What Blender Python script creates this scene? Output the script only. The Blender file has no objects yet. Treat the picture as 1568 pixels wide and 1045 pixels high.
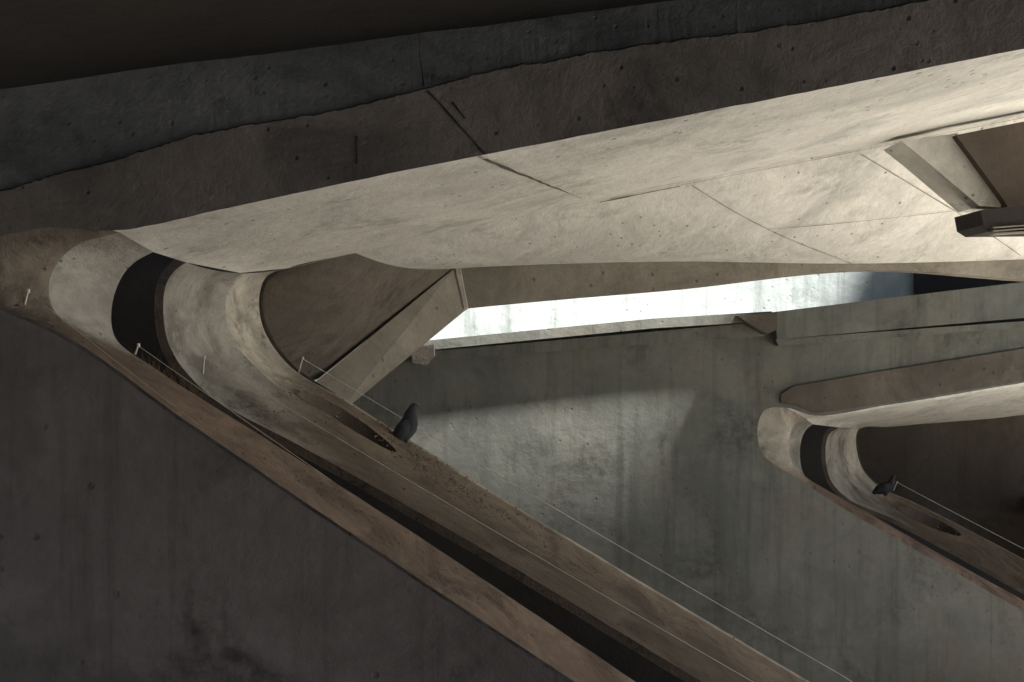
import bpy, math, random
from mathutils import Vector, noise
random.seed(4)
EYE=4.0            # camera height above the ground
F=1568*50/36.0
def W(u,v,y):      # elevation-drawing units (at distance y) -> metres
    return Vector(((u-784)/F*y, y, EYE+(522.5-v)/F*y))
sc=bpy.context.scene
# ------------------------------------------------------------ materials
def nd(t,k,**kw):
    n=t.nodes.new(k)
    for a,b in kw.items(): setattr(n,a,b)
    return n
def concrete(name,c1,c2,c3=None,scale=1.0,streak=0.5,pits=0.5,bump=0.35,rough=0.85,stain=0.5,contrast=1.0,ys=1.0,tone=False):
    m=bpy.data.materials.new(name); m.use_nodes=True; t=m.node_tree; L=t.links.new
    b=t.nodes['Principled BSDF']; b.inputs['Roughness'].default_value=rough
    b.inputs['Specular IOR Level'].default_value=0.2
    tc0=nd(t,'ShaderNodeTexCoord')
    mp0=nd(t,'ShaderNodeMapping'); mp0.inputs['Scale'].default_value=(1,ys,1); L(tc0.outputs['Object'],mp0.inputs['Vector'])
    TC=mp0.outputs[0]
    def noi(sc_,det=4,ro=0.6,vec=None,dist=0.0):
        n=nd(t,'ShaderNodeTexNoise'); n.inputs['Scale'].default_value=sc_*scale
        n.inputs['Detail'].default_value=det; n.inputs['Roughness'].default_value=ro
        n.inputs['Distortion'].default_value=dist
        L(vec or TC,n.inputs['Vector']); return n
    def ramp(f,a,b_):
        r=nd(t,'ShaderNodeMapRange'); r.inputs['From Min'].default_value=a; r.inputs['From Max'].default_value=b_
        L(f,r.inputs['Value']); return r.outputs['Result']
    def mix(f,A,B,mode='MIX'):
        n=nd(t,'ShaderNodeMix',data_type='RGBA',blend_type=mode)
        if isinstance(f,float): n.inputs[0].default_value=f
        else: L(f,n.inputs[0])
        for i,x in ((6,A),(7,B)):
            if isinstance(x,tuple): n.inputs[i].default_value=(*x,1)
            else: L(x,n.inputs[i])
        return n.outputs[2]
    def mul(a,k):
        n=nd(t,'ShaderNodeMath',operation='MULTIPLY'); L(a,n.inputs[0])
        if isinstance(k,(int,float)): n.inputs[1].default_value=k
        else: L(k,n.inputs[1])
        return n.outputs[0]
    n1=noi(1.1,6,0.68,dist=0.5); sp=nd(t,'ShaderNodeSeparateColor'); L(n1.outputs['Color'],sp.inputs[0])
    col=mix(ramp(sp.outputs[0],0.38,0.62),c1,c2)
    if c3: col=mix(ramp(sp.outputs[1],0.50,0.66),col,c3)
    n2=noi(10,5,0.75).outputs['Fac']
    col=mix(mul(ramp(n2,0.35,0.7),0.45*contrast),col,tuple(x*0.55 for x in c1))
    if streak>0:
        mp=nd(t,'ShaderNodeMapping'); mp.inputs['Scale'].default_value=(7,7,0.45); L(TC,mp.inputs['Vector'])
        st=ramp(noi(1.0,5,0.7,mp.outputs[0],0.3).outputs['Fac'],0.5,0.72)
        col=mix(mul(st,streak),col,tuple(x*0.4 for x in c1))
    if stain>0:
        col=mix(mul(mul(ramp(sp.outputs[2],0.52,0.68),ramp(n2,0.3,0.6)),stain),col,tuple(x*0.3 for x in c2))
    h=n2
    if pits>0:
        vo=nd(t,'ShaderNodeTexVoronoi'); vo.inputs['Scale'].default_value=6.5*scale
        L(TC,vo.inputs['Vector'])
        pm=mul(ramp(vo.outputs['Distance'],0.13,0.07),ramp(sp.outputs[1],0.45,0.52))
        col=mix(mul(pm,pits),col,tuple(x*0.2 for x in c1))
        sb=nd(t,'ShaderNodeMath',operation='SUBTRACT'); L(n2,sb.inputs[0]); L(pm,sb.inputs[1]); h=sb.outputs[0]
    if tone:    # weathering tint on the mesh (grimy gutter), plus painted shade and lit rim
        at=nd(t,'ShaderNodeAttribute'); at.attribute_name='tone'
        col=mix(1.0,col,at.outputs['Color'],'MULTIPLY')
    L(col,b.inputs['Base Color'])
    ad=nd(t,'ShaderNodeMath',operation='ADD'); L(h,ad.inputs[0]); L(mul(sp.outputs[0],1.5),ad.inputs[1])
    bp=nd(t,'ShaderNodeBump'); bp.inputs['Strength'].default_value=bump; bp.inputs['Distance'].default_value=0.03
    L(ad.outputs[0],bp.inputs['Height']); L(bp.outputs[0],b.inputs['Normal'])
    return m
def plain(name,c,rough=0.8,metal=0.0):
    m=bpy.data.materials.new(name); m.use_nodes=True; t=m.node_tree
    b=t.nodes['Principled BSDF']; b.inputs['Roughness'].default_value=rough; b.inputs['Metallic'].default_value=metal
    n=nd(t,'ShaderNodeTexNoise'); n.inputs['Scale'].default_value=30; tc=nd(t,'ShaderNodeTexCoord'); t.links.new(tc.outputs['Object'],n.inputs['Vector'])
    mx=nd(t,'ShaderNodeMix',data_type='RGBA'); t.links.new(n.outputs['Fac'],mx.inputs[0])
    mx.inputs[6].default_value=(*[x*0.6 for x in c],1); mx.inputs[7].default_value=(*[min(1,x*1.4) for x in c],1)
    t.links.new(mx.outputs[2],b.inputs['Base Color']); return m
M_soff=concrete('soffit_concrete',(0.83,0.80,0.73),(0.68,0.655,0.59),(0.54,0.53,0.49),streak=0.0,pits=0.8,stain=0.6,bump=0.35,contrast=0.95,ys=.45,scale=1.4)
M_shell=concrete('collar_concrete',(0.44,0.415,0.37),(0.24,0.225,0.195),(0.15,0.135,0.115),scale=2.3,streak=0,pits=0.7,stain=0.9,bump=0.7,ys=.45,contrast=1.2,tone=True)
M_rim=concrete('rim_concrete',(0.60,0.56,0.49),(0.46,0.425,0.37),(0.34,0.31,0.265),scale=2.3,streak=0,pits=0.6,stain=0.6,bump=0.5,ys=.5)
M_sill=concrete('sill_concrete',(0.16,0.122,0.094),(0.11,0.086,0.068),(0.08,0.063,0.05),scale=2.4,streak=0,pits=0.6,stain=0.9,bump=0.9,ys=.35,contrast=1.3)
M_fas=concrete('fascia_concrete',(0.22,0.193,0.178),(0.15,0.132,0.122),(0.095,0.085,0.079),scale=1.6,streak=0.2,pits=0.9,stain=0.9,bump=0.6,contrast=1.2)
M_skytint=concrete('skylight_tinted_concrete',(0.27,0.275,0.285),(0.18,0.185,0.195),(0.10,0.104,0.11),scale=1.6,streak=0.4,pits=0.3,stain=0.9,bump=0.5,contrast=1.2)  # blue of the skylight on the upper band is put into the colour
M_front=concrete('front_wall_concrete',(0.25,0.218,0.20),(0.165,0.145,0.135),(0.12,0.113,0.10),streak=0.7,pits=0.4,stain=0.75,bump=0.5)
M_green=concrete('weathered_concrete',(0.22,0.22,0.19),(0.145,0.148,0.130),(0.20,0.185,0.155),streak=0.65,pits=0.3,stain=0.6,scale=1.0,bump=0.3)
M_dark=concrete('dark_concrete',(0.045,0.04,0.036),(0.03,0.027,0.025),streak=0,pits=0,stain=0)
M_brown=concrete('brown_concrete',(0.18,0.153,0.125),(0.12,0.101,0.082),(0.09,0.076,0.063),streak=0.3,pits=0.4,stain=0.7,bump=0.5)
M_inner=concrete('inner_wall_concrete',(0.14,0.112,0.09),(0.10,0.078,0.063),streak=0.3,pits=0,stain=0.5)
M_beam=concrete('beam_concrete',(0.34,0.307,0.255),(0.25,0.224,0.185),(0.19,0.169,0.14),streak=0.2,pits=0.4,stain=0.6,bump=0.5)
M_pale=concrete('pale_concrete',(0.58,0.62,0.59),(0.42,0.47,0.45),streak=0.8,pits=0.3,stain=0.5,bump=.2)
M_ground=concrete('pale_paving',(0.34,0.32,0.285),(0.29,0.27,0.24),scale=0.5,streak=0,pits=0,stain=0.15,bump=0.1)
M_bounce=concrete('pale_bounce_slab',(0.85,0.80,0.70),(0.81,0.76,0.66),scale=0.5,streak=0,pits=0,stain=0,bump=0.1,contrast=0.2)  # bright colour for the added sun-bounce slabs
M_joint=plain('joint_dark',(0.15,0.13,0.10),0.95)
M_wire=plain('wire_steel',(0.6,0.56,0.48),0.45,0.2)
# ------------------------------------------------------------ mesh helpers
def mesh(name,vs,fs,mat,parent=None,smooth=False,tone=None):
    me=bpy.data.meshes.new(name); me.from_pydata([tuple(v) for v in vs],[],fs); me.update()
    o=bpy.data.objects.new(name,me); sc.collection.objects.link(o)
    me.materials.append(mat)
    if tone:
        a=me.color_attributes.new('tone','FLOAT_COLOR','POINT')
        for i,c in enumerate(tone): a.data[i].color=(*c,1)
    if smooth:
        for p in me.polygons: p.use_smooth=True
    if parent: o.parent=parent
    return o
def empty(name):
    o=bpy.data.objects.new(name,None); sc.collection.objects.link(o); return o
def box(name,a,b,mat,parent=None):
    x0,y0,z0=a; x1,y1,z1=b
    vs=[(x0,y0,z0),(x1,y0,z0),(x1,y1,z0),(x0,y1,z0),(x0,y0,z1),(x1,y0,z1),(x1,y1,z1),(x0,y1,z1)]
    return mesh(name,vs,[(0,3,2,1),(4,5,6,7),(0,1,5,4),(1,2,6,5),(2,3,7,6),(3,0,4,7)],mat,parent)
def prism(name,pts,dy,mat,parent=None):
    n=len(pts); vs=list(pts)+[p+Vector((0,dy,0)) for p in pts]
    fs=[tuple(range(n)),tuple(range(2*n-1,n-1,-1))]+[(i,i+n,(i+1)%n+n,(i+1)%n) for i in range(n)]
    return mesh(name,vs,fs,mat,parent)
SEG=14
def cr(P):
    out=[]; n=len(P)
    Q=[P[0]*2-P[1]]+list(P)+[P[-1]*2-P[-2]]
    for i in range(n-1):
        p0,p1,p2,p3=Q[i:i+4]
        t0=0; t1=t0+max((p1-p0).length,1e-4)**.5; t2=t1+max((p2-p1).length,1e-4)**.5; t3=t2+max((p3-p2).length,1e-4)**.5
        for k in range(SEG):
            t=t1+(t2-t1)*k/SEG
            A1=p0*((t1-t)/(t1-t0))+p1*((t-t0)/(t1-t0)); A2=p1*((t2-t)/(t2-t1))+p2*((t-t1)/(t2-t1)); A3=p2*((t3-t)/(t3-t2))+p3*((t-t2)/(t3-t2))
            B1=A1*((t2-t)/(t2-t0))+A2*((t-t0)/(t2-t0)); B2=A2*((t3-t)/(t3-t1))+A3*((t-t1)/(t3-t1))
            out.append(B1*((t2-t)/(t2-t1))+B2*((t-t1)/(t2-t1)))
    out.append(P[-1].copy()); return out
def loft(name,curves,mat,parent,smooth=True,tone=None):
    n=len(curves[0]); vs=[p for c in curves for p in c]; fs=[]
    for j in range(len(curves)-1):
        for i in range(n-1):
            a=j*n+i; fs.append((a,a+1,a+n+1,a+n))
    tn=[tone(i,j/(len(curves)-1)) for j in range(len(curves)) for i in range(n)] if tone else None
    return mesh(name,vs,fs,mat,parent,smooth,tn)
def offset(c,d):
    out=[]
    for i,p in enumerate(c):
        q=c[min(i+1,len(c)-1)]-c[max(i-1,0)]; t=Vector((q.x,0,q.z)).normalized()
        out.append(p+Vector((t.z,0,-t.x))*(d[i] if isinstance(d,list) else d))
    return out
def lerp(a,b,t): return a*(1-t)+b*t
def sm(a,b,x):
    t=min(1,max(0,(x-a)/(b-a))); return t*t*(3-2*t)
def wob(p,a=0.003,f=3.0):
    return p+Vector((0,0,noise.noise(p*f)*a+noise.noise(p*f*6)*a*0.9))

def make_frame(pname,C,Y,hole,th=0.5,k_=1.0):
    par=empty(pname); Msoff=M_soff
    A=[W(u,v,Y[0]) for u,v in C['A']]; Fc=[W(u,v,Y[5]) for u,v in C['F']]
    cs=[A]
    for k,nm in enumerate('BCDE'):
        y=Y[k+1]; t=(y-Y[0])/(Y[5]-Y[0])
        pts=[lerp(A[i],Fc[i],t) for i in range(5)]+[W(u,v,y) for u,v in C[nm]]
        for p in pts: p.y=y
        cs.append(pts)
    cs.append(Fc)
    cA,cB,cC,cD,cE,cF=[[wob(p) for p in cr(c)] for c in cs]
    fl=[]
    for k in range(7):
        a=k/6*math.pi/2
        fl.append([Vector((p.x+(q.x-p.x)*math.sin(a), p.y+(q.y-p.y)*(1-math.cos(a)), p.z+(q.z-p.z)*math.sin(a))) for p,q in zip(cA,cB)])
    S5=5*SEG; S9=9*SEG+SEG//2
    def sub(c,a,b): return c[a:b+1]
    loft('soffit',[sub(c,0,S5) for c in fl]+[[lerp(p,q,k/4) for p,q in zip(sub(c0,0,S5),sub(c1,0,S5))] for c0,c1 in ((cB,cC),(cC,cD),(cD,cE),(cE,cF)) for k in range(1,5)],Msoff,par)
    N=len(cA)-1
    V=Vector
    RING=V((1,1,1)); SILL=V((.47,.38,.315)); RIM_LIT=V((1.5,1.46,1.4)); LEDG=V((.64,.48,.40))  # the rim tint paints a lit edge brighter
    FIL=V((.62,.55,.49)) if k_==1.0 else V((1.25,1.2,1.12))  # far fillet tinted brighter to look lit
    def tone_front(i,t):
        s=5+i/SEG; c=lerp(RING,LEDG,sm(7.9,9.5,s)); return tuple(c)
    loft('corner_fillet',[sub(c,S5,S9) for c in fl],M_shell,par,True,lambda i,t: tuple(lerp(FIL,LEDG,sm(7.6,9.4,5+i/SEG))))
    dd=[0.03*k_*math.sin(math.pi*(i-S5)/(S9-S5)) if S5<=i<=S9 else 0 for i in range(N+1)]
    b2=[p+Vector((0,.012,0)) for p in offset(cB,dd)]
    loft('corner_front_ring',[sub(cB,S5,S9),sub(b2,S5,S9)],M_brown,par,False)
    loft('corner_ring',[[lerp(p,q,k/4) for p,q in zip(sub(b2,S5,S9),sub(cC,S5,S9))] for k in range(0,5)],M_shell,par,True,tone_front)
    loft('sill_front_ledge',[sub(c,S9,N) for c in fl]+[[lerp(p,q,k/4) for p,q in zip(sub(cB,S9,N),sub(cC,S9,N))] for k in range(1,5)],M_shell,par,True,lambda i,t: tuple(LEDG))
    T=40
    def S(s,t):
        i=s*SEG; i0=min(int(i),N-1); f=i-i0
        def L_(c): return lerp(c[i0],c[i0+1],f)
        d,e,ff=L_(cD),L_(cE),L_(cF)
        p=d*((1-t)*(1-2*t))+e*(4*t*(1-t))+ff*(t*(2*t-1))
        if s<9.8:
            q=cE[min(i0+1,N)]-cE[max(i0-1,0)]; tt=Vector((q.x,0,q.z)).normalized(); nn=Vector((-tt.z,0,tt.x))
            fade=min(1,max(0,(9.8-s)/0.9))*min(1,(s-5)/.5)
            hgt=0.045*math.exp(-((t-.50)/.03)**2)-0.045*(1/(1+math.exp(-(t-.54)/.012)))+0.03*math.exp(-((t-.97)/.03)**2)
            p=p+nn*hgt*fade*k_
        return p
    hs,ht,ds,dt=hole
    idx={};vs=[];fs=[];fm=[];tn=[]
    for i in range(S5,N+1):
        for j in range(T+1):
            s=i/SEG;t=j/T
            p=S(s,t)
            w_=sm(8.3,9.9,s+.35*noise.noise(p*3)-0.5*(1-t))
            base=lerp(RING,RIM_LIT,sm(.50,.56,t))*(1-w_)+lerp(SILL*.55,SILL*1.15,sm(.0,.95,t))*w_  # gutter darkens towards the groove: grime plus shade put into colour
            base=lerp(base,RIM_LIT*.95,sm(.95,.98,t)*sm(8.5,9.5,s)*(.75+.25*noise.noise(p*9)))  # light caught on the ridge edge, painted as a lighter tint
            tn.append(tuple(base))
            if i>S9 and 0<j<T-2: p=p+Vector((0,0,.012*noise.noise(p*5)+.006*noise.noise(p*16)))*min(1,(i-S9)/8)
            idx[i,j]=len(vs); vs.append(p)
    dead=set()
    for i in range(S5,N):
        for j in range(T):
            s=(i+.5)/SEG;t=(j+.5)/T
            if ((s-hs)/ds)**2+((t-ht)/dt)**2<1: dead.add((i,j)); continue
            fs.append((idx[i,j],idx[i,j+1],idx[i+1,j+1],idx[i+1,j])); fm.append(0)
    bd=[]
    for (i,j) in dead:
        for e,nb in (((( i,j),(i+1,j))),(i,j-1)),((((i+1,j),(i+1,j+1))),(i+1,j)),((((i+1,j+1),(i,j+1))),(i,j+1)),((((i,j+1),(i,j))),(i-1,j)):
            if nb not in dead: bd.append(e)
    dn={}
    for e in bd:
        for (i,j) in e:
            if (i,j) not in dn:
                s=i/SEG-hs;t=j/T-ht; r=math.hypot(s/ds,t/dt) or 1
                p=S(hs+s/r,ht+t/r); vs[idx[i,j]]=p
                dn[i,j]=len(vs); vs.append(p+Vector((0,0.02,-0.2))); tn.append((1,1,1))
    for a,b in bd:
        fs.append((idx[a],idx[b],dn[b],dn[a])); fm.append(1)
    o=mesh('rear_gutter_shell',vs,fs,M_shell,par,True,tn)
    o.data.materials.append(M_inner)
    for p,m_ in zip(o.data.polygons,fm):
        p.material_index=m_
        if m_==1: p.use_smooth=False
    def skirt(nm,c,a,d):
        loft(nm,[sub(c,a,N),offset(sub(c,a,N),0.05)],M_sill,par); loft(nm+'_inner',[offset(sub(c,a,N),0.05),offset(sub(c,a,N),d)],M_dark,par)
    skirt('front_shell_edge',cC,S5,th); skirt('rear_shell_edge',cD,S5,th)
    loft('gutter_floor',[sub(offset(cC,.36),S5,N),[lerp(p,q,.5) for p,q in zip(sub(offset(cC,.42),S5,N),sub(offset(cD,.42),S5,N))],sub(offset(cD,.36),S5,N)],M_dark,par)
    loft('rear_rim',[cF,[p+Vector((0,0.03,0)) for p in offset(cF,0.006)],[p+Vector((0,0.045,0)) for p in offset(cF,0.03)]],M_rim,par)  # paler colour stands in for light on the ridge edge
    loft('rear_face',[sub([p+Vector((0,0.045,0)) for p in offset(cF,0.03)],S5,N),sub([p+Vector((0,0.05,0)) for p in offset(cF,th+.1)],S5,N)],M_brown,par)
    oc=offset(cC,th)
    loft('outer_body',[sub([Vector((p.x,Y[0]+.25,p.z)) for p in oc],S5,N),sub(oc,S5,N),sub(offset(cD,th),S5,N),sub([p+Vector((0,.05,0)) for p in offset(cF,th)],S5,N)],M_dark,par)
    return par,cA,cF,S
# ------------------------------------------------------------ near frame
NY=[6.0,6.3,6.95,7.97,9.5,11.0]
near=dict(
A=[(2800,-166),(1568,75),(1150,158),(740,237),(350,318),(190,352),(60,350),(-60,392),(-30,448),(110,520),(300,655),(520,805),(880,1045),(2000,1790)],
B=[(184,357),(108,382),(76,430),(84,478),(140,520),(322,648),(533,791),(875,1020),(1942,1730)],
C=[(235,386),(195,412),(172,465),(177,518),(235,563),(400,668),(620,808),(970,1042),(2000,1740)],
D=[(285,402),(258,428),(250,470),(262,535),(320,605),(470,688),(700,818),(1010,1005),(2000,1610)],
E=[(368,418),(342,440),(335,475),(348,525),(395,578),(515,652),(675,755),(940,912),(1950,1520)],
F=[(1883,115),(1212,247),(984,291),(760,339),(546,387),(440,411),(412,427),(403,462),(411,505),(450,560),(540,618),(640,682),(850,812),(1900,1435)])
fr1,cA1,cF1,S1=make_frame('concrete_bridge_frame',near,NY,(10.0,0.70,0.62,0.11))
U1=[(2800,-240),(1568,-25),(1400,5),(1260,32),(1100,55),(900,82),(740,115),(650,138),(520,170),(400,190),(290,212),(200,240),(85,268),(20,290),(-500,380)]
U2=[(2800,-270),(1568,-75),(1400,-50),(1260,-30),(1100,-8),(900,18),(740,40),(650,50),(520,68),(400,84),(290,96),(200,108),(85,126),(20,135),(-500,190)]
def jag(pts,y,a,sub_=30):
    out=[]
    for (a0,b0),(a1,b1) in zip(pts[:-1],pts[1:]):
        for k in range(sub_):
            t=k/sub_; p=W(a0+(a1-a0)*t,b0+(b1-b0)*t,y)
            p.z+=a*(noise.noise(p*3)+0.6*noise.noise(p*11)+0.7*noise.noise(p*40)); out.append(p)
    out.append(W(*pts[-1],y)); return out
u1=jag(U1,6.0,0.010); u1b=[p+Vector((0,0.035,0.012)) for p in u1]
u2s=jag(U2,6.16,0.0)
mesh('facade',u1+[W(-500,2000,6),W(2000,2000,6)]+list(reversed(cA1)),[tuple(range(len(u1)+2+len(cA1)))],M_fas,fr1)
loft('upper_band_step',[u1,u1b],M_fas,fr1,False)
loft('upper_band',[u1b,u2s],M_skytint,fr1,False)
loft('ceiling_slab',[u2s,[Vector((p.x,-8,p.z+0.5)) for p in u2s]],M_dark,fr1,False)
lw=[p+Vector((0,-0.012,0)) for p in offset(cA1[8*SEG:],0.012)]
mesh('lower_wall',[W(-500,430,5.988)]+lw+[W(-500,2010,5.988)],[tuple(range(len(lw)+2))],M_front,fr1)
def strip(pts,w,y,mat=M_joint,nm='joint',par=None):
    P=[]
    for (a0,b0),(a1,b1) in zip(pts[:-1],pts[1:]):
        for k in range(10): P.append(W(a0+(a1-a0)*k/10,b0+(b1-b0)*k/10,y))
    P.append(W(*pts[-1],y)); vs=[]
    for i,p in enumerate(P):
        d=(P[min(i+1,len(P)-1)]-P[max(i-1,0)]).normalized(); s=Vector((-d.z,0,d.x))*w*(.35+1.0*abs(noise.noise(p*6)))
        c=p+Vector((noise.noise(p*8),0,noise.noise(p*8+Vector((9,0,0)))))*0.006
        vs+=[c+s,c-s]
    mesh(nm,vs,[(2*k,2*k+1,2*k+3,2*k+2) for k in range(len(P)-1)],mat,par or fr1)
strip([(655,140),(690,178),(742,236)],0.007,5.994,M_dark)
strip([(692,156),(712,182)],0.009,5.994,M_dark)
strip([(641,52),(643,90),(649,132)],0.004,6.04,M_dark)
strip([(545,208),(546,252)],0.008,5.994,M_dark)
G=[(1883,115),(1568,175),(1212,247),(984,291),(760,339),(546,387),(440,411)]
H=[(1700,390),(1600,396),(1310,404),(1040,401),(850,405),(697,412),(640,420)]
g=[W(*p,11.05) for p in G]; h=[W(*p,13.5) for p in H]
rows=[]
for k in range(11):
    t=k/10; r=[]
    for a,b in zip(g,h):
        p=lerp(a,b,t); p.z-=0.05*math.sin(math.pi*t); r.append(p)
    rows.append(cr(r))
loft('soffit_fold',rows,M_soff,fr1)
def fold_joint(pts,w):
    P=[]
    def at(s,t):
        k=min(int(t*10),9); f=t*10-k; i=min(int(s*SEG),len(rows[0])-2); fi=s*SEG-i
        return lerp(lerp(rows[k][i],rows[k][i+1],fi),lerp(rows[k+1][i],rows[k+1][i+1],fi),f)
    for (a0,b0),(a1,b1) in zip(pts[:-1],pts[1:]):
        for k in range(12): P.append(at(a0+(a1-a0)*k/12,b0+(b1-b0)*k/12))
    P.append(at(*pts[-1])); vs=[]
    for i,p in enumerate(P):
        d=(P[min(i+1,len(P)-1)]-P[max(i-1,0)]).normalized(); s=d.cross(Vector((0,-.5,-.85))).normalized()*w*(.3+1.0*abs(noise.noise(p*5)))
        c=p+Vector((0,-.006,-.012)); vs+=[c+s,c-s]
    mesh('joint',vs,[(2*k,2*k+1,2*k+3,2*k+2) for k in range(len(P)-1)],M_joint,fr1)
fold_joint([(3.3,.02),(2.75,.02)],0.012)
fold_joint([(2.75,.01),(1.9,.01),(.8,.01)],0.004)
fold_joint([(2.67,.03),(2.35,.5),(2.02,.98)],0.006)
fold_joint([(1.7,.03),(1.4,.5),(1.15,.95)],0.006)
fold_joint([(2.35,.5),(1.4,.5),(.4,.55)],0.005)
J=[(1700,427),(1600,430),(1330,414),(1040,443),(860,458),(712,472),(640,480)]
hh=cr(h); jj=cr([W(*p,13.5) for p in J])
loft('back_beam',[hh,jj,[p+Vector((0,0.3,0)) for p in jj],[p+Vector((0,0.3,2.5)) for p in jj]],M_beam,fr1,False)
mesh('hood',[W(398,440,11.07),W(440,408,11.06),W(546,386,11.06),W(699,411,13.4),W(488,580,12.6),W(430,600,12.3),W(398,520,11.4)],[(0,1,2),(0,2,6),(2,3,4),(2,4,6),(4,5,6)],M_brown,fr1,True)
mesh('hood_leak_blocker',[W(250,300,12.75),W(510,300,12.75),W(470,640,12.75),W(250,640,12.75)],[(0,1,2,3)],M_brown,fr1)  # unseen panel added to stop light leaking past the hood
prism('diagonal_strut',[W(697,410,13.30),W(712,472,13.30),W(520,630,12.4),W(480,588,12.4)],0.5,M_beam,fr1)
prism('strut_cap',[W(704,408,13.28),W(716,470,13.28),W(711,474,13.28),W(697,411,13.28)],0.5,M_rim,fr1)
def joint(pts,w,y0,y1,up=-0.012):
    n=24; vs=[]
    (p,q)=(W(*pts[0],y0),W(*pts[1],y1)); d=(q-p).normalized(); s=Vector((d.y,-d.x,0)).normalized()*w/2
    for k in range(n+1):
        c=lerp(p,q,k/n)+s*noise.noise(lerp(p,q,k/n)*7); ww=0.5+0.9*abs(noise.noise(c*9)); vs+=[c+s*ww+Vector((0,0,up)),c-s*ww+Vector((0,0,up))]
    mesh('joint',vs,[(2*k,2*k+1,2*k+3,2*k+2) for k in range(n)],M_joint,fr1)
joint(((740,239),(898,306)),0.04,6.01,10.98)
bx=empty('ceiling_hatch_box')
prism('lip',[W(1380,216,10.4),W(1466,204,10.4),W(1540,300,10.4),W(1532,318,10.4),W(1500,316,10.4),W(1410,240,10.4)],0.5,M_soff,bx)
prism('opening_side',[W(1464,207,10.3),W(1700,160,10.3),W(1700,360,10.3),W(1560,345,10.3),W(1536,305,10.3)],0.35,M_inner,bx)
prism('housing',[W(1502,322,10.0),W(1700,300,10.0),W(1700,352,10.0),W(1520,354,10.0),W(1506,345,10.0)],0.6,M_dark,bx)
for k in range(3): prism('louvre',[W(1520,348+k*5,9.97),W(1700,335+k*5,9.97),W(1700,337+k*5,9.97),W(1522,350+k*5,9.97)],0.1,M_beam,bx)
# ------------------------------------------------------------ far frame
FY=[15.5,15.8,16.3,17.2,18.5,19.5]
far=dict(
A=[(2600,416),(1568,586),(1450,606),(1350,622),(1250,637),(1205,625),(1172,628),(1160,655),(1168,695),(1225,735),(1290,778),(1380,830),(1568,937),(2600,1530)],
B=[(1235,643),(1216,652),(1207,680),(1213,710),(1243,737),(1300,774),(1388,824),(1572,930),(2600,1520)],
C=[(1245,650),(1232,662),(1225,690),(1232,728),(1262,748),(1330,786),(1420,838),(1600,938),(2600,1500)],
D=[(1285,655),(1270,665),(1264,690),(1272,735),(1300,765),(1370,796),(1450,838),(1620,932),(2600,1470)],
E=[(1305,655),(1293,665),(1288,690),(1300,730),(1330,756),(1390,785),(1475,824),(1630,910),(2600,1430)],
F=[(2600,560),(1620,630),(1520,641),(1430,648),(1360,654),(1322,655),(1315,662),(1314,685),(1325,720),(1350,745),(1400,770),(1480,810),(1640,895),(2600,1400)])
fr2,cA2,cF2,S2=make_frame('concrete_bridge_frame',far,FY,(10.35,0.55,0.6,0.22),k_=.8)
top=[(2700,330),(1568,447),(1390,455),(1180,482),(1000,493),(660,526),(300,560)]
tp=[W(*p,15.5) for p in top]
mesh('facade_wall',tp+[W(300,1900,15.5),W(2600,1900,15.5)]+list(reversed(cA2)),[tuple(range(len(tp)+2+len(cA2)))],M_green,fr2)
def band(name,pts,y,dy,mat,par):
    return prism(name,[W(u,v,y) for u,v in pts],dy,mat,par)
band('shelf',[(560,532),(660,521),(1000,488),(1182,477),(1182,492),(1000,503),(660,536),(560,547)],15.22,0.27,M_green,fr2)
band('shelf_lower_step',[(560,547),(1182,492),(1170,515),(660,552),(560,560)],15.36,0.13,M_green,fr2)
band('shelf_top',[(560,532),(660,521),(1000,488),(1182,477),(1182,480),(560,536)],15.5,1.5,M_green,fr2)
band('bracket',[(628,533),(664,528),(664,546),(655,560),(632,556)],15.0,0.4,M_brown,fr2)
band('bracket_2',[(1130,484),(1190,478),(1190,505),(1175,512),(1150,498)],15.0,0.4,M_brown,fr2)
band('upper_beam',[(1186,478),(1400,452),(1568,432),(2700,315),(2700,400),(1568,487),(1190,520)],15.25,0.24,M_green,fr2)
band('mid_beam',[(1188,520),(1568,492),(2700,405),(2700,418),(1568,502),(1192,530)],15.32,0.17,M_green,fr2)
band('fascia',[(1196,604),(1215,592),(1330,572),(1568,534),(2600,370),(2600,412),(1568,583),(1350,619),(1250,633),(1218,620),(1196,618)],15.46,0.035,M_brown,fr2)
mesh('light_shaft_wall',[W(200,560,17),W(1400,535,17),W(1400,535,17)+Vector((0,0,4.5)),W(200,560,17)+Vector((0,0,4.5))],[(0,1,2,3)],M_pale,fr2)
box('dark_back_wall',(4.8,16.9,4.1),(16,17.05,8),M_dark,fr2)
box('inner_wall',(2.0,23,0),(20,23.3,8),M_inner,fr2)
# ------------------------------------------------------------ unseen decks and walls, added to block and bounce light
dk=empty('unseen_light_decks')
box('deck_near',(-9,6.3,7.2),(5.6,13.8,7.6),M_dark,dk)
box('deck_right',(4.0,13.81,7.2),(10,14.5,7.6),M_dark,dk)  # unseen roof strip added to end the sun patch on the wall
box('deck_right_inner',(5.5,14.51,7.2),(10,17,7.6),M_dark,dk)  # unseen cover, set back so sun still reaches the shaft wall
box('sun_cover_right_side',(5.61,11.6,7.2),(10,13.8,7.6),M_dark,dk)  # unseen cover added to keep sun off the far facade
box('sun_cover_front',(5.6,-8,6.9),(8.4,4.3,7.4),M_dark,dk)  # unseen cover added to keep the front faces dim
box('deck_far',(-9,17.06,7.2),(13,24,7.6),M_dark,dk)  # unseen, widened to keep sun off the inner wall
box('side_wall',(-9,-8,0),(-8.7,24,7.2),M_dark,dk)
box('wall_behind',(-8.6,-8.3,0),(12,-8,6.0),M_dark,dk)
box('bounce_slab',(4.5,6.3,1.6),(22,12.0,1.9),M_bounce,dk)  # unseen slab added to bounce sun up onto the soffit
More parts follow.
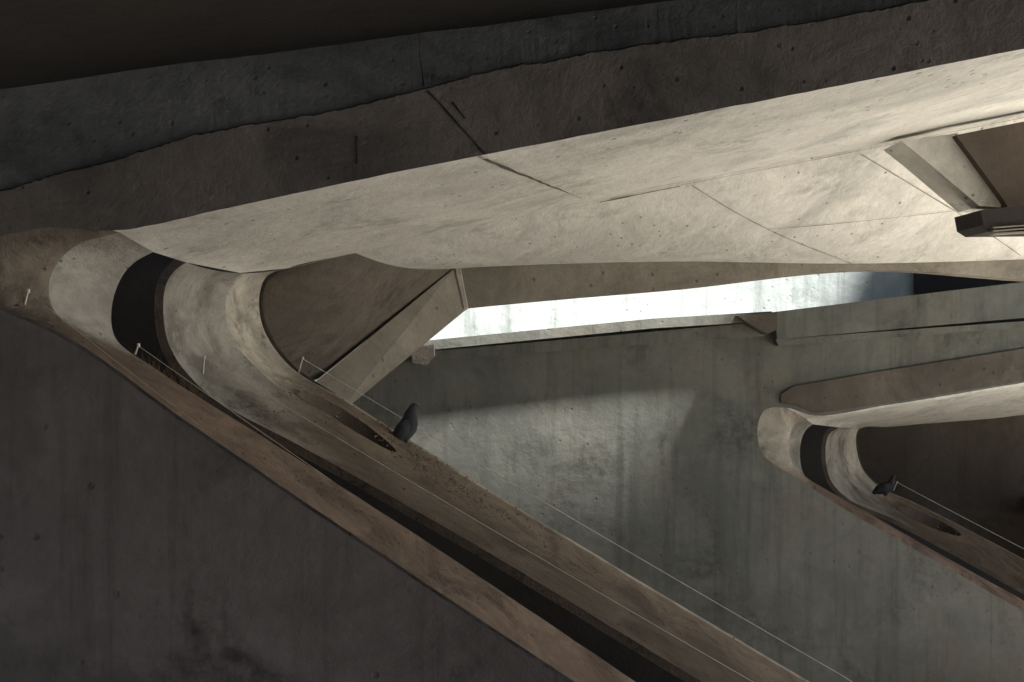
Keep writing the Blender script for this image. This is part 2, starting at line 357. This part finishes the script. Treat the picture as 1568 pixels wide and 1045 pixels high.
box('bounce_slab_far',(8.3,15.9,1.2),(24,23,1.5),M_bounce,dk)  # second unseen slab, added to brighten the far soffit by bounce
gr=mesh('ground',[(-300,-300,0),(300,-300,0),(300,300,0),(-300,300,0)],[(0,1,2,3)],M_ground)
# ------------------------------------------------------------ wires
wr=empty('bird_deterrent_wire')
def tube(name,pts,r,mat,parent,seg=6):
    vs=[];fs=[]
    for i,p in enumerate(pts):
        d=(pts[min(i+1,len(pts)-1)]-pts[max(i-1,0)]).normalized(); a=d.cross(Vector((0.3,1,0.2))).normalized(); b=d.cross(a)
        rr=r[i] if isinstance(r,list) else r
        for k in range(seg):
            th=2*math.pi*k/seg; vs.append(p+a*math.cos(th)*rr+b*math.sin(th)*rr)
    for i in range(len(pts)-1):
        for k in range(seg): fs.append((i*seg+k,i*seg+(k+1)%seg,(i+1)*seg+(k+1)%seg,(i+1)*seg+k))
    return mesh(name,vs,fs,mat,parent,True)
def wire(a,ya,b,yb,r=0.0024,sag=0.012):
    p=W(*a,ya);q=W(*b,yb); tube('wire',[lerp(p,q,k/20)-Vector((0,0,sag*4*(k/20)*(1-k/20))) for k in range(21)],r,M_wire,wr)
def post(a,b,y): tube('post',[W(*a,y),W(*b,y)],0.005,M_wire,wr); tube('cap',[W(*a,y)-Vector((0,0,.012)),W(*a,y)+Vector((0,0,.006))],0.009,M_wire,wr)
post((464,548),(457,572),11.0); wire((464,550),11.0,(1290,1035),11.0,0.0030); wire((1290,1035),11.0,(1500,1160),11.0,.003)
post((313,546),(309,600),8.3); wire((313,548),8.3,(1180,1060),8.3,.002)
post((212,528),(207,543),7.0); wire((212,530),7.0,(985,1060),7.0,.002)
post((43,445),(36,474),6.1); wire((43,447),6.1,(523,814),6.1,.0016); wire((523,814),6.1,(900,1075),6.1,.0016)
post((1374,738),(1368,752),19.4); wire((1374,739),19.4,(1700,908),19.4,.004)
# ------------------------------------------------------------ pigeons
M_feather=concrete('pigeon_feather',(0.035,0.038,0.045),(0.02,0.022,0.028),(0.05,0.05,0.06),scale=12,streak=0,pits=0,stain=0.4,bump=0.2,rough=0.6)
M_leg=plain('pigeon_leg',(0.30,0.10,0.07),0.6); M_beak=plain('pigeon_beak',(0.06,0.055,0.05),0.5)
def pigeon(loc,scale,lean,yaw):
    vs=[];fs=[];mi=[]
    def rings(path,rad,seg=16,m=0):
        base=len(vs); n=len(path)
        for i,p in enumerate(path):
            d=(path[min(i+1,n-1)]-path[max(i-1,0)]).normalized(); s=Vector((0,1,0)); u=d.cross(s).normalized()
            ra,rb=rad[i]
            for k in range(seg):
                th=2*math.pi*k/seg; vs.append(p+s*math.cos(th)*ra+u*math.sin(th)*rb)
        for i in range(n-1):
            for k in range(seg): fs.append((base+i*seg+k,base+i*seg+(k+1)%seg,base+(i+1)*seg+(k+1)%seg,base+(i+1)*seg+k)); mi.append(m)
        fs.append(tuple(base+k for k in reversed(range(seg)))); mi.append(m)
        fs.append(tuple(base+(n-1)*seg+k for k in range(seg))); mi.append(m)
    a=math.radians(lean); R=lambda x,y,z: Vector((x*math.cos(a)-z*math.sin(a),y,x*math.sin(a)+z*math.cos(a)))
    c=Vector((0,0,0.135))
    nb=c+R(0.088,0,0.012)
    path=[c+R(-0.125,0,0.006),c+R(-0.10,0,0.0),c+R(-0.06,0,-0.004),c+R(-0.02,0,-0.008),c+R(0.02,0,-0.010),c+R(0.052,0,-0.004),c+R(0.076,0,0.006),
          nb+Vector((.002,0,0.016)),nb+Vector((0.007,0,0.032)),nb+Vector((0.013,0,0.046)),nb+Vector((0.019,0,0.058)),nb+Vector((0.028,0,0.066)),nb+Vector((0.038,0,0.066)),nb+Vector((0.045,0,0.064))]
    rad=[(0.012,0.008),(0.030,0.024),(0.048,0.042),(0.058,0.055),(0.061,0.060),(0.056,0.056),(0.047,0.047),(0.037,0.038),(0.028,0.030),(0.023,0.025),(0.022,0.023),(0.020,0.021),(0.013,0.014),(0.006,0.006)]
    rings(path,rad)
    hd=path[-1]
    rings([hd+Vector((-.006,0,-.001)),hd+Vector((.006,0,-.003)),hd+Vector((.020,0,-.009))],[(0.006,0.007),(0.004,0.0045),(0.001,0.0012)],8,2)
    rings([hd+Vector((-.004,0,.004)),hd+Vector((.003,0,.003))],[(0.004,0.003),(0.003,0.002)],8,2)
    for s in(-1,1):
        e=hd+Vector((-.018,s*0.0175,.003)); rings([e-Vector((.003,0,0)),e,e+Vector((.003,0,0))],[(0.001,0.001),(0.003,0.0032),(0.001,0.001)],8,1)
    rings([c+R(-0.09,0,0.004),c+R(-0.13,0,0.004),c+R(-0.165,0,0.0),c+R(-0.19,0,-0.004)],[(0.030,0.018),(0.028,0.010),(0.031,0.006),(0.029,0.003)],12)
    for s in(-1,1):
        rings([c+R(0.06,s*.042,.012),c+R(0.035,s*.052,.014),c+R(-.01,s*.058,.014),c+R(-.06,s*.048,.018),c+R(-.11,s*.030,.018),c+R(-.15,s*.016,.014),c+R(-.168,s*.012,.012)],
              [(0.006,0.012),(0.014,0.032),(0.016,0.040),(0.015,0.035),(0.011,0.022),(0.006,0.010),(0.002,0.004)],12)
    for s in(-1,1):
        k=Vector((0.012,s*.024,0.095)); an=Vector((0.002,s*.026,0.045)); ft=Vector((0.010,s*.027,0.006))
        rings([k,lerp(k,an,.6),an],[(0.018,0.020),(0.011,0.012),(0.005,0.006)],8,0)
        rings([an,lerp(an,ft,.5),ft],[(0.0045,0.0045),(0.0035,0.0035),(0.004,0.004)],8,1)
        for an_,l in((-.5,.028),(0,.034),(.5,.028),(math.pi,.018)):
            d=Vector((math.cos(an_),math.sin(an_)*.8,0))
            rings([ft,ft+d*l*.6+Vector((0,0,.001)),ft+d*l+Vector((0,0,-.004))],[(0.0035,0.003),(0.003,0.0028),(0.001,0.001)],6,1)
    o=mesh('pigeon',vs,fs,M_feather,None,True); o.data.materials.append(M_leg); o.data.materials.append(M_beak)
    for p,m_ in zip(o.data.polygons,mi): p.material_index=m_
    o.location=loc; o.scale=(scale,)*3; o.rotation_euler=(0,0,yaw)
    return o
pigeon(W(620,690,10.8),1.2,60,0.15)
pigeon(W(1355,766,18.6),1.2,30,0.1)
# ------------------------------------------------------------ debris
def rubble(name,pts,mat,smin,smax):
    vs=[];fs=[]
    for p in pts:
        s=random.uniform(smin,smax)*random.random()**1.5+smin*.5; b=len(vs)
        for d in ((1,0,0),(-1,0,0),(0,1,0),(0,-1,0),(0,0,1),(0,0,-1)):
            vs.append(p+Vector(d)*s*random.uniform(.5,1.2)+Vector((random.uniform(-s,s)*.3,)*3))
        for f in((0,2,4),(2,1,4),(1,3,4),(3,0,4),(2,0,5),(1,2,5),(3,1,5),(0,3,5)): fs.append(tuple(b+i for i in f))
    mesh(name,vs,fs,mat)
M_deb=plain('debris',(0.13,0.10,0.072),0.95)
rubble('rubble_debris',[S1(10.8+random.gauss(0.25,.28),min(.97,max(.2,random.gauss(.80,.13)))) for _ in range(1000)]+[S1(random.uniform(9.3,13),random.random()**.5) for _ in range(450)]+[S2(10.6+random.gauss(0.4,.5),min(.97,max(.1,random.gauss(.6,.2)))) for _ in range(300)],M_deb,0.003,0.02)
M_grass=plain('dry_grass',(0.22,0.16,0.09),0.9)
gv=[];gf=[]
for k in range(90):
    u=random.uniform(215,310); base=W(u,575+(u-215)*0.62-18,7.2)
    tipv=base+Vector((random.gauss(0,.05),random.gauss(0,.04),random.uniform(.02,.11)))
    n=len(gv); gv+=[base+Vector((-.0018,0,0)),base+Vector((.0018,0,0)),tipv]; gf.append((n,n+1,n+2))
mesh('dry_grass_tuft',gv,gf,M_grass)
# ------------------------------------------------------------ light
el=math.radians(58); az=math.radians(125)
w=bpy.data.worlds.new('World'); sc.world=w; w.use_nodes=True; t=w.node_tree
sk=t.nodes.new('ShaderNodeTexSky'); sk.sky_type='NISHITA'; sk.sun_disc=False; sk.sun_elevation=el; sk.sun_rotation=az
t.links.new(sk.outputs[0],t.nodes['Background'].inputs[0]); t.nodes['Background'].inputs[1].default_value=0.15
sl=bpy.data.lights.new('sun','SUN'); sl.energy=19; sl.angle=math.radians(9); sl.color=(1,.98,.955)
so=bpy.data.objects.new('sun',sl); sc.collection.objects.link(so)
d=Vector((math.sin(az)*math.cos(el),math.cos(az)*math.cos(el),math.sin(el))); so.rotation_euler=d.to_track_quat('Z','Y').to_euler()
so.location=(20,0,20)
cd=bpy.data.cameras.new('camera'); cd.lens=50; cd.sensor_width=36; cd.clip_end=1000; cd.clip_start=0.05
co=bpy.data.objects.new('camera',cd); sc.collection.objects.link(co); co.location=(0,0,EYE); co.rotation_euler=(math.radians(90),0,0)
sc.camera=co
sc.view_settings.view_transform='Standard'; sc.view_settings.look='None'; sc.view_settings.exposure=0
